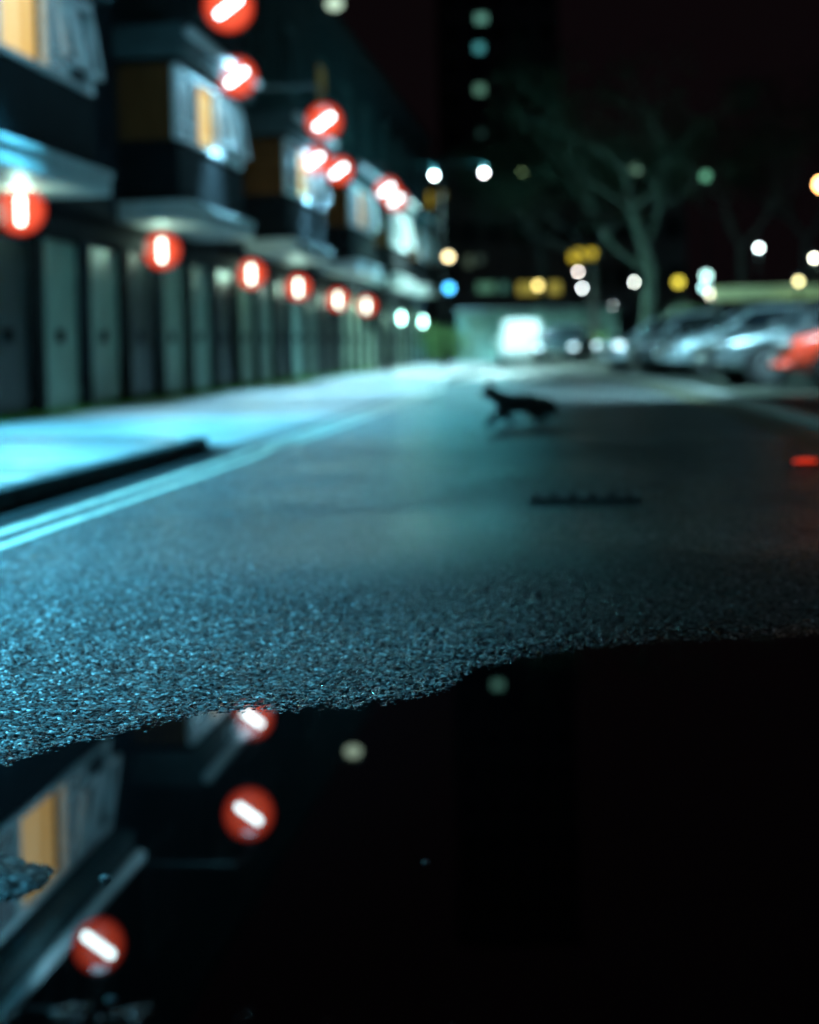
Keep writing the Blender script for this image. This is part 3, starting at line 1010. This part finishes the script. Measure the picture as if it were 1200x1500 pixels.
# ------------------------------------------------------------------ vegetation
def tree(name, x, y, h, r0, seed, label, leaves, spread, bark, leafm, group=None, lean=(0, 0), fork=.38, depth=5, cz=.62, trunk_path=None):
    rr = random.Random(seed)
    t = empty(name, (x, y, 0))
    tag(t, label, 'tree', group)
    mb = MB()
    tips = []

    def grow(p, d, ln, rad, lev):
        pts = [p]; rs = [rad]
        n = 5
        for i in range(n):
            d = (d + Vector((rr.gauss(0, .16), rr.gauss(0, .16), rr.gauss(0, .09) + .03))).normalized()
            p = p + d * ln / n
            pts.append(p); rs.append(rad * (1 - .42 * (i + 1) / n))
        mb.tube(pts, rs, 8 if lev < 2 else 5, cap=False)
        if lev >= depth:
            tips.append((pts[-1], d)); return
        k = rr.choice((2, 3, 3))
        for j in range(k):
            a = rr.random() * 6.28
            o = Vector((math.cos(a), math.sin(a), rr.uniform(-.2, .5))) * rr.uniform(.5, .95)
            grow(pts[rr.choice((3, 4, 5, 5))], (d * .75 + o).normalized(), ln * rr.uniform(.62, .82), rs[-1] * rr.uniform(.6, .8), lev + 1)
        if lev >= 2: tips.append((pts[-1], d))
    if trunk_path:
        pts = [Vector(q) for q in trunk_path]
        mb.tube(pts, [r0 * (1.35, 1.05, 1, .9, .8, .6, .45)[min(i, 6)] for i in range(len(pts))], 12, cap=False)
        for q, rad_, lv in ((pts[-1], r0 * .5, 2), (pts[-2], r0 * .45, 2), (pts[-3], r0 * .5, 2), (pts[-2], r0 * .4, 2), (pts[-4], r0 * .45, 2)):
            a = rr.random() * 6.28
            grow(q, Vector((math.cos(a) * .9, math.sin(a) * .5, .55)).normalized(), h * .24, rad_, lv)
    else:
        th = h * fork
        base = [Vector((0, 0, -.1)), Vector((0, 0, .3)), Vector((lean[0] * .4, lean[1] * .4, th * .5)), Vector((lean[0], lean[1], th))]
        mb.tube(base, [r0 * 1.4, r0, r0 * .85, r0 * .75], 12, cap=False)
        for j in range(4):
            a = j * 1.57 + rr.random()
            grow(base[-1], Vector((math.cos(a) * spread, math.sin(a) * spread, .9)).normalized(), h * .22, r0 * .5, 1)
    mb.build('trunk', bark, t, smooth=True)
    lb = MB()
    if leaves:
        per = max(1, int(leaves / max(1, len(tips))))
        for (p, d) in tips:
            if rr.random() < .18: continue
            cr = rr.uniform(.35, .9) * h / 10
            for _ in range(int(per * rr.uniform(.4, 1.6))):
                q = p + Vector((rr.gauss(0, 1), rr.gauss(0, 1), rr.gauss(0, .8))) * cr * .6
                s = rr.uniform(.06, .15) * h / 10
                A = Vector((rr.gauss(0, 1), rr.gauss(0, 1), rr.gauss(0, 1))).normalized() * s
                B = A.orthogonal().normalized() * s * .6
                lb.add([q - A, q + B, q + A, q - B], [(0, 1, 2, 3)])
        lb.build('crown', leafm, t)
    return t


bark_pale = mat('pale_plane_bark', (.11, .15, .105), .9, var=.5, scale=1.6, var2=(.05, .06, .045), spec=.1)
bark_dark = mat('dark_bark', (.06, .06, .05), .85, var=.3, scale=3)
leaf_m = mat('dark_leaves', (.03, .055, .03), .55, var=.4, scale=2)
bush_m = mat('bush_leaves', (.07, .15, .05), .5, var=.4, scale=3)


def gp(px, d):
    q = W(px, 505, d); return q.x, q.y


x, y = gp(948, 50)
s = F / 50
tp = [(0, 0, -.1), (0, 0, .9), (.10, 0, 2.0), (.22, 0, 3.0), (-.05, .1, 3.9), (-.35, .2, 5.0), (-.5, .3, 6.2)]
tree('plane_tree', x, y, 9.5, .21, 5, 'large plane tree with pale mottled forking trunk behind the parked cars', 2600, .8, bark_pale, leaf_m, trunk_path=tp)
for i, (px, d, h, r0, lb_, lv) in enumerate([(800, 78, 13, .25, 'dark leafy tree left of the pale plane tree, in front of the low block', 3800),
                                       (1090, 72, 13, .26, 'dark bare-limbed tree at the right behind the carport', 1500),
                                       (872, 66, 10.5, .2, 'slim dark tree with faintly lit leaves left of the plane tree trunk', 3000),
                                       (1185, 80, 15, .3, 'tallest dark tree at the right edge of the frame', 3800)]):
    x, y = gp(px, d)
    tree('dark_tree', x, y, h, r0, 20 + i, lb_, lv, .8, bark_dark, leaf_m, group='dark trees beyond the cars')


def bush(px, d, wx, h, seed, label, n=2200):
    rr = random.Random(seed)
    x, y = gp(px, d)
    t = empty('bush', (x, y, 0)); tag(t, label, 'bush')
    mb = MB()
    lobes = [(rr.uniform(-wx * .6, wx * .6), rr.uniform(-wx * .3, wx * .3), rr.uniform(.3, .75) * h, rr.uniform(.25, .42) * h) for _ in range(8)]
    for _ in range(n):
        l = rr.choice(lobes)
        v = Vector((rr.gauss(0, 1), rr.gauss(0, 1), rr.gauss(0, 1))).normalized() * l[3] * rr.uniform(.7, 1.05)
        q = Vector((l[0], l[1], l[2])) + v
        if q.z < .02: q.z = .05
        s = rr.uniform(.05, .11)
        A = Vector((rr.gauss(0, 1), rr.gauss(0, 1), rr.gauss(0, 1))).normalized() * s
        B = A.orthogonal().normalized() * s * .6
        mb.add([q - A, q + B, q + A, q - B], [(0, 1, 2, 3)])
    mb.build('foliage', bush_m, t)
    mb = MB()
    for l in lobes:
        mb.tube([(0, 0, 0), (l[0] * .5, l[1] * .5, l[2] * .5), (l[0], l[1], l[2])], [.04, .03, .015], 6)
    mb.build('stems', bark_dark, t)
    return t


bush(655, 66, 1.1, 1.7, 1, 'round green bush lit from above at the far left road end')
bush(625, 72, 1.0, 1.3, 2, 'low dark green bush under the last wall lamp')
bush(872, 62, 1.0, 1.1, 3, 'small dark bush between the far car and the parked cars')
bush(1022, 52, .9, 1.9, 4, 'upright dark green bush behind the pale hatchback')


# ------------------------------------------------------------------ vehicles
tyre_m = mat('tyre_rubber', (.012, .012, .013), .6)
rim_m = mat('alloy_rim', (.5, .52, .53), .3, metal=.9)
carglass = mat('car_glass', (.008, .012, .016), .04, ior=1.55, coat=.5)
lens_m = mat('headlight_lens', (.75, .8, .8), .08, metal=.7)
plate_m = mat('number_plate', (.7, .7, .62), .4)
tail_m = mat('tail_lens', (.5, .01, .01), .1, emit=(1, .02, .01), es=.02)
trim_m = mat('black_trim', (.012, .012, .012), .35)
chrome_m = mat('chrome', (.8, .82, .83), .07, metal=1)


def loft(st, ring):
    mb = MB(); n = None
    for s in st:
        r = ring(s); n = len(r)
        mb.v += r
    for i in range(len(st) - 1):
        for k in range(n):
            k2 = (k + 1) % n
            mb.f.append((i * n + k, i * n + k2, (i + 1) * n + k2, (i + 1) * n + k))
    mb.f.append(tuple(range(n)))
    mb.f.append(tuple((len(st) - 1) * n + k for k in range(n))[::-1])
    return mb


def car(label, loc, rz, paint, kind='hatch', sx=1.0, headlit=None, spots=0, seed=0):
    """nose towards +Y of the car's own axes"""
    t = empty('parked_car', loc, rz)
    tag(t, label, 'car', 'cars parked along the right')
    L = 4.25 * sx
    van = kind == 'van'
    # (s from nose, half width, z low, z shoulder)
    if van:
        st = [(0, .55, .40, .75), (.08, .74, .26, .9), (.5, .84, .2, 1.08), (1.0, .87, .2, 1.15), (2.5, .88, .2, 1.15), (4.0, .88, .22, 1.15), (4.5, .85, .25, 1.12), (4.56, .8, .35, 1.05)]
    else:
        st = [(0, .50, .42, .60), (.05, .66, .28, .68), (.22, .78, .22, .76), (.8, .85, .19, .88), (1.25, .87, .19, .95), (2.2, .88, .19, .97), (3.2, .88, .2, .99), (3.9, .84, .24, .98), (4.18, .76, .3, .92), (4.25, .66, .38, .82)]

    def ring(s):
        y, w, z0, z1 = s
        y = L / 2 - y * (L / (4.56 if van else 4.25))
        h = z1 - z0
        half = [(0, z0), (w * .72, z0), (w * .96, z0 + h * .12), (w, z0 + h * .42), (w * .985, z0 + h * .68), (w * .93, z0 + h * .93), (w * .78, z1), (0, z1 + .035)]
        return [(a, y, b) for a, b in half] + [(-a, y, b) for a, b in half[-2:0:-1]]
    loft(st, ring).build('body', paint, t, smooth=True, sub=2)
    if van:
        gs = [(.55, .80, 1.12), (1.15, .78, 1.66), (1.5, .76, 1.78), (3.0, .76, 1.80), (4.2, .76, 1.78), (4.5, .78, 1.55), (4.53, .79, 1.12)]
    elif kind == 'hatch':
        gs = [(1.05, .80, .94), (1.75, .77, 1.34), (2.1, .76, 1.42), (2.8, .76, 1.44), (3.45, .75, 1.39), (3.9, .76, 1.18), (4.1, .78, .97)]
    else:
        gs = [(1.2, .80, .94), (1.95, .77, 1.33), (2.25, .76, 1.40), (2.8, .76, 1.41), (3.1, .75, 1.36), (3.6, .77, 1.10), (3.85, .78, .98)]
    zb = 1.0 if van else .86

    def ring2(s, grow=0.0, lo=None):
        y, w, z1 = s
        y = L / 2 - y * (L / (4.56 if van else 4.25))
        z0 = zb if lo is None else lo
        f = (z1 - zb) / .55
        wt = w * (1 - .20 * min(1.2, f))
        half = [(0, z0), (w, z0), (w * .5 + wt * .5, (z0 + z1) / 2), (wt, z1 - .05), (wt * .82, z1), (0, z1 + .02)]
        return [(a + (grow if a > 0 else 0), y, b + grow) for a, b in half] + [(-a - grow, y, b + grow) for a, b in half[-2:0:-1]]
    loft(gs, ring2).build('windows', carglass, t, smooth=True, sub=1)
    roofst = gs[2:5] if not van else gs[2:5]

    def ring3(s):
        y, w, z1 = s
        y = L / 2 - y * (L / (4.56 if van else 4.25))
        wt = w * (1 - .20 * min(1.2, (z1 - zb) / .55))
        half = [(0, z1 - .06), (wt + .012, z1 - .07), (wt + .008, z1 - .03), (wt * .8, z1 + .015), (0, z1 + .032)]
        return [(a, y, b) for a, b in half] + [(-a, y, b) for a, b in half[-2:0:-1]]
    loft([gs[1]] + list(roofst) + [gs[5]] if van else list(gs[1:5]), ring3).build('roof', paint, t, smooth=True, sub=1)
    if van:
        for sgn in (-1, 1):
            mb = MB(); mb.box(sgn * .60 - .14, sgn * .60 + .17 * 1, -L / 2 + .1, L / 2 - 1.9, 1.1, 1.62)
            mb.build('side_panel', paint, t, bevel=.04)
        mb = MB(); mb.box(-.74, .74, -L / 2 - .01, -L / 2 + .1, .5, 1.72)
        mb.build('rear_door', paint, t, bevel=.05)
    # pillars
    for sgn in (-1, 1):
        for idx in ((1, 0), (3, 3)) if not van else ((1, 0),):
            A = ring2(gs[idx[0]])[3]; B = ring2(gs[idx[1]])[1]
            if idx[0] == idx[1]: B = ring2(gs[idx[0]])[1]
            mb = MB(); mb.tube([(sgn * (A[0] + .01), A[1], A[2] + .02), (sgn * (B[0] + .01), B[1], B[2])], .032, 6)
            mb.build('pillar', paint if idx[0] == 1 else trim_m, t, smooth=True)
    # wheels with dark arches
    for yy in (L / 2 - .82, -L / 2 + .78):
        for sgn in (-1, 1):
            mb = MB()
            mb.tube([(sgn * .70, yy, .31), (sgn * .72, yy, .31), (sgn * .876, yy, .31), (sgn * .892, yy, .31)], [.28, .31, .31, .28], 24)
            wh = mb.build('wheel', tyre_m, t, smooth=False)
            mb = MB(); mb.tube([(sgn * .885, yy, .31), (sgn * .905, yy, .31)], [.2, .19], 20)
            mb.build('rim', rim_m, wh)
            mb = MB(); mb.tube([(sgn * .80, yy, .33), (sgn * .872, yy, .33)], .375, 24)
            mb.build('wheel_arch', trim_m, t)
    # front
    yn = L / 2
    for sgn in (-1, 1):
        mb = MB(); mb.ball((sgn * .60, yn - (.10 if not van else .06), .66 if not van else .82), .13, 14, 10, (1.15, .75, .62), Matrix.Rotation(-sgn * .5, 3, 'Z'))
        mb.build('headlight', headlit or lens_m, t, smooth=True)
        mb = MB(); mb.ball((sgn * .70, -L / 2 + .10, .82), .11, 12, 8, (.8, .6, 1.2))
        mb.build('tail_light', tail_m, t, smooth=True)
        mb = MB(); mb.ball((sgn * .97, yn - 1.4, 1.0), .09, 12, 8, (1.1, .6, .75)); mb.tube([(sgn * .86, yn - 1.4, .97), (sgn * .95, yn - 1.4, .98)], .02, 6)
        mb.build('wing_mirror', paint, t, smooth=True)
        mb = MB(); mb.box(sgn * .885 - .012, sgn * .885 + .012, -.25, -.07, .82, .85)
        mb.build('door_handle', chrome_m, t)
    mb = MB(); mb.box(-.38, .38, yn - .05, yn + .012, .52, .62)
    for q in range(3): mb.box(-.36, .36, yn + .012, yn + .02, .53 + q * .03, .54 + q * .03)
    mb.build('grille', trim_m, t)
    mb = MB(); mb.tube([(-.72, yn - .16, .36), (-.5, yn + .03, .36), (0, yn + .06, .36), (.5, yn + .03, .36), (.72, yn - .16, .36)], .06, 8)
    mb.build('bumper', paint if kind == 'hatch' else trim_m, t, smooth=True)
    mb = MB(); mb.box(-.26, .26, yn + .05, yn + .075, .40, .51); mb.build('number_plate', plate_m, t)
    mb = MB(); mb.box(-.26, .26, -L / 2 - .02, -L / 2 + .02, .55, .66); mb.build('rear_plate', plate_m, t)
    return t


def paint(name, col, rough=.28, metal=.0):
    return mat(name, col, rough, metal=metal, coat=1.0, bump=.25, bscale=28)


def car_at(label, px, py, rz, p, kind='hatch', z=.07, nose_off=2.1, **kw):
    g = G(px, py, z)
    # px,py is where the nose touches down; the car body lies behind it along its axis
    d = Vector((-math.sin(rz), math.cos(rz), 0))
    c = g - d * nose_off
    return car(label, (c.x, c.y, z), rz, p, kind, **kw)


silver = paint('silver_paint', (.16, .19, .20), .25, .5)
pale = paint('pale_blue_paint', (.38, .46, .48), .28, .2)
redp = paint('red_paint', (.80, .05, .02), .25)
darkp = paint('dark_paint', (.02, .03, .035), .22)
teal = paint('dark_teal_paint', (.05, .10, .12), .22, .4)
NW = R(90)
car_at('red car at the right edge with its nose towards the road', 1142, 571, NW + R(-4), redp)
car_at('silver saloon covered in glints beside the red car', 1034, 566, NW + R(8), silver, 'saloon')
car_at('pale blue-white hatchback directly left of the silver saloon', 972, 551, NW + R(8), pale, 'hatch')
car_at('dark car in shadow between two pale parked cars', 926, 549, NW + R(10), darkp, 'saloon')
car_at('pale hatchback with bright headlights, farthest left in the parked row', 888, 546, NW + R(24), pale, 'hatch', headlit=emis('lit_headlight', (.6, .92, 1), 3.0))
car_at('dark car with bluish headlights at the far end beside the white van', 815, 537, R(172), teal, 'saloon', z=0.0, nose_off=2.0, headlit=emis('lit_headlight', (.6, .92, 1), 3.0))
vp = G(760, 533.5, 0)
vn = car('small plain white van seen from behind at the far road end', (vp.x, vp.y + 2.2, 0), R(4), paint('white_van_paint', (.8, .84, .85), .4), 'van')
vn.name = 'parked_van'; vn['category'] = 'van'; del vn['group']


# ------------------------------------------------------------------ fox
def fox():
    ft = G(752, 624)
    t_loc = (ft.x, ft.y, float(ground_height(np.array([ft.x]), np.array([ft.y]))[0]) + .002)
    # skeleton: +X is towards the tail in the picture, nose at -X, in metres
    J = {
        'pel': (.235, 0, 0.238, .090), 'sp1': (.13, 0, 0.238, .090), 'sp2': (.02, 0, 0.223, .094), 'che': (-.09, 0, 0.213, .100),
        'nk': (-.165, -.005, 0.295, .070), 'hd': (-.238, -.015, 0.358, .056), 'mz': (-.285, -.030, 0.334, .032), 'ns': (-.322, -.042, 0.324, .014),
        # front legs
        'fs1': (-.105, -.045, 0.171, .040), 'fe1': (-.150, -.045, 0.114, .029), 'fw1': (-.225, -.045, 0.065, .021), 'fp1': (-.270, -.045, 0.015, .019), 'ft1': (-.295, -.045, 0.009, .011),
        'fs2': (-.085, .045, 0.171, .040), 'fe2': (-.060, .045, 0.114, .029), 'fw2': (-.045, .045, 0.057, .020), 'fp2': (-.015, .045, 0.015, .018), 'ft2': (-.040, .045, 0.008, .011),
        # hind legs
        'hh1': (.235, -.05, 0.190, .052), 'hk1': (.185, -.05, 0.129, .036), 'hc1': (.255, -.05, 0.072, .022), 'hp1': (.230, -.05, 0.015, .018), 'ht1': (.205, -.05, 0.008, .011),
        'hh2': (.250, .05, 0.190, .052), 'hk2': (.235, .05, 0.133, .036), 'hc2': (.330, .05, 0.084, .022), 'hp2': (.335, .05, 0.023, .018), 'ht2': (.312, .05, 0.011, .011),
        # tail
        'ta': (.305, 0, 0.245, .050), 'tb': (.365, 0, 0.200, .062), 'tc': (.405, 0, 0.150, .058), 'td': (.430, 0, 0.100, .030),
    }
    E = [('pel', 'sp1'), ('sp1', 'sp2'), ('sp2', 'che'), ('che', 'nk'), ('nk', 'hd'), ('hd', 'mz'), ('mz', 'ns'),
         ('che', 'fs1'), ('fs1', 'fe1'), ('fe1', 'fw1'), ('fw1', 'fp1'), ('fp1', 'ft1'),
         ('che', 'fs2'), ('fs2', 'fe2'), ('fe2', 'fw2'), ('fw2', 'fp2'), ('fp2', 'ft2'),
         ('pel', 'hh1'), ('hh1', 'hk1'), ('hk1', 'hc1'), ('hc1', 'hp1'), ('hp1', 'ht1'),
         ('pel', 'hh2'), ('hh2', 'hk2'), ('hk2', 'hc2'), ('hc2', 'hp2'), ('hp2', 'ht2'),
         ('pel', 'ta'), ('ta', 'tb'), ('tb', 'tc'), ('tc', 'td')]
    names = list(J)
    me = bpy.data.meshes.new('fox_skel')
    me.from_pydata([J[n][:3] for n in names], [(names.index(a), names.index(b)) for a, b in E], [])
    o = bpy.data.objects.new('fox_skel', me); COL.objects.link(o)
    md = o.modifiers.new('skin', 'SKIN'); md.use_smooth_shade = True; md.branch_smoothing = .6
    for i, n in enumerate(names):
        sv = me.skin_vertices[0].data[i]
        kf = 1.7 if n[0] in 'fh' and n != 'hd' else 1.38
        sv.radius = (J[n][3] * kf, J[n][3] * kf); sv.use_root = (n == 'pel')
    s2 = o.modifiers.new('sub', 'SUBSURF'); s2.levels = 2; s2.render_levels = 2
    dg = bpy.context.evaluated_depsgraph_get(); dg.update()
    me2 = bpy.data.meshes.new_from_object(o.evaluated_get(dg))
    bpy.data.objects.remove(o)
    # ears, welded into the same body mesh
    b = bmesh.new(); b.from_mesh(me2)
    for sg, lean in ((-1, -.02), (1, .02)):
        base = Vector((-.236, -.012 + sg * .036, .388)); tip = base + Vector((.004 - .012 * sg, sg * .030, .115))
        ring = [b.verts.new(base + Vector((.016 * math.cos(a) - .004, .030 * math.sin(a), -.020))) for a in [k * math.pi / 4 for k in range(8)]]
        mid = [b.verts.new(base.lerp(tip, .5) + Vector((.012 * math.cos(a), .022 * math.sin(a), 0))) for a in [k * math.pi / 4 for k in range(8)]]
        tv = b.verts.new(tip)
        for k in range(8):
            b.faces.new((ring[k], ring[(k + 1) % 8], mid[(k + 1) % 8], mid[k])); b.faces.new((mid[k], mid[(k + 1) % 8], tv))
        b.faces.new(ring[::-1])
    bmesh.ops.recalc_face_normals(b, faces=b.faces)
    b.to_mesh(me2); b.free()
    me2.name = 'fox'
    me2.polygons.foreach_set('use_smooth', [True] * len(me2.polygons))
    fur = mat('dark_russet_fur', (.012, .008, .006), .85, var=.5, scale=14, bump=.5, bscale=160, var2=(.010, .008, .007))
    me2.materials.clear(); me2.materials.append(fur)
    fx = bpy.data.objects.new('fox', me2); COL.objects.link(fx)
    fx.location = t_loc
    fx.rotation_euler = (0, 0, R(5))
    tag(fx, 'dark thin fox trotting left across the wet road with drooping tail', 'fox')
    for sg in (-1, 1):
        mb = MB(); mb.ball((-.290, -.022 + sg * .034, .363), .006, 8, 6)
        mb.build('eye', mat('eye', (.02, .015, .005), .05), fx, smooth=True)
    mb = MB(); mb.ball((-.337, -.044, .325), .010, 8, 6); mb.build('nose', mat('nose', (.005, .005, .005), .2), fx, smooth=True)


fox()

# ------------------------------------------------------------------ small things on the road
g = G(855, 731)
t = empty('drain_grate', (g.x, g.y, .0), R(3))
tag(t, 'dark iron drain grate set in the road right of centre', 'drain grate')
mb = MB()
mb.box(-.30, .30, -.16, -.13, .002, .022); mb.box(-.30, .30, .13, .16, .002, .022)
mb.box(-.30, -.27, -.13, .13, .002, .022); mb.box(.27, .30, -.13, .13, .002, .022)
mb.build('frame', mat('cast_iron', (.16, .17, .17), .5, bump=.4, bscale=90), t, bevel=.003)
mb = MB()
for i in range(5): mb.box(-.235 + i * .105, -.185 + i * .105, -.128, .128, .002, .020)
mb.build('bars', MATS['cast_iron'], t, bevel=.002)
mb = MB(); mb.box(-.268, .268, -.128, .128, .0015, .004); mb.build('pit', mat('pit', (.03, .032, .032), .5), t)

g = G(1180, 681)
t = empty('red_glow_spot', (g.x, g.y, .0), R(4))  # made-up glowing body for a red spot of unknown source
tag(t, 'small flat made-up red glow of unknown source on the dark road at the right', 'red glow')
mb = MB(); mb.tube([(0, 0, .0), (0, 0, .012), (0, 0, .018)], [.115, .115, .10], 24)
for v in range(len(mb.v)): mb.v[v] = (mb.v[v][0], mb.v[v][1] * .8, mb.v[v][2])
mb.build('base', trim_m, t)
mb = MB(); mb.ball((0, 0, .018), .085, 20, 10, (1, .75, .30))
mb.build('lens', mat('red_spot_glow', (.6, .02, .01), .12, emit=(1, .05, .02), es=.75), t, smooth=True)
mb = MB()
for k in range(4): mb.tube([(.098 * math.cos(k * 1.57 + .78), .074 * math.sin(k * 1.57 + .78), .017), (.098 * math.cos(k * 1.57 + .78), .074 * math.sin(k * 1.57 + .78), .023)], .006, 8)
mb.build('screws', chrome_m, t)
for (px_, py_, sz, lb_) in ((154, 1288, .0065, 'small pale pebble built as a bead on the puddle surface between the red reflections'),
                            (624, 1265, .0055, 'tiny bluish pebble built as a bead alone in the middle of the puddle'),
                            (163, 1466, .006, 'small white pebble built as a bead in the puddle below the lowest red reflection')):
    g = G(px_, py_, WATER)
    mb = MB(); mb.ball((0, 0, 0), sz, 14, 10, (1.3, .9, .7))  # bead added to stand in for a glint on the water
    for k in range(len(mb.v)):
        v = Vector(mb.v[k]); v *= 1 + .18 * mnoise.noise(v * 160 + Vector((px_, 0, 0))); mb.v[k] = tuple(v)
    o = mb.build('glint', mat('glint_bead', (.65, .66, .66), .15), smooth=True)
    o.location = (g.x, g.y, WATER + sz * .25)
    tag(o, lb_, 'glint', 'added glints in the puddle')
# twigs and gravel at the puddle's near edge
for i in range(3):
    pass
print('objects', len(bpy.data.objects))
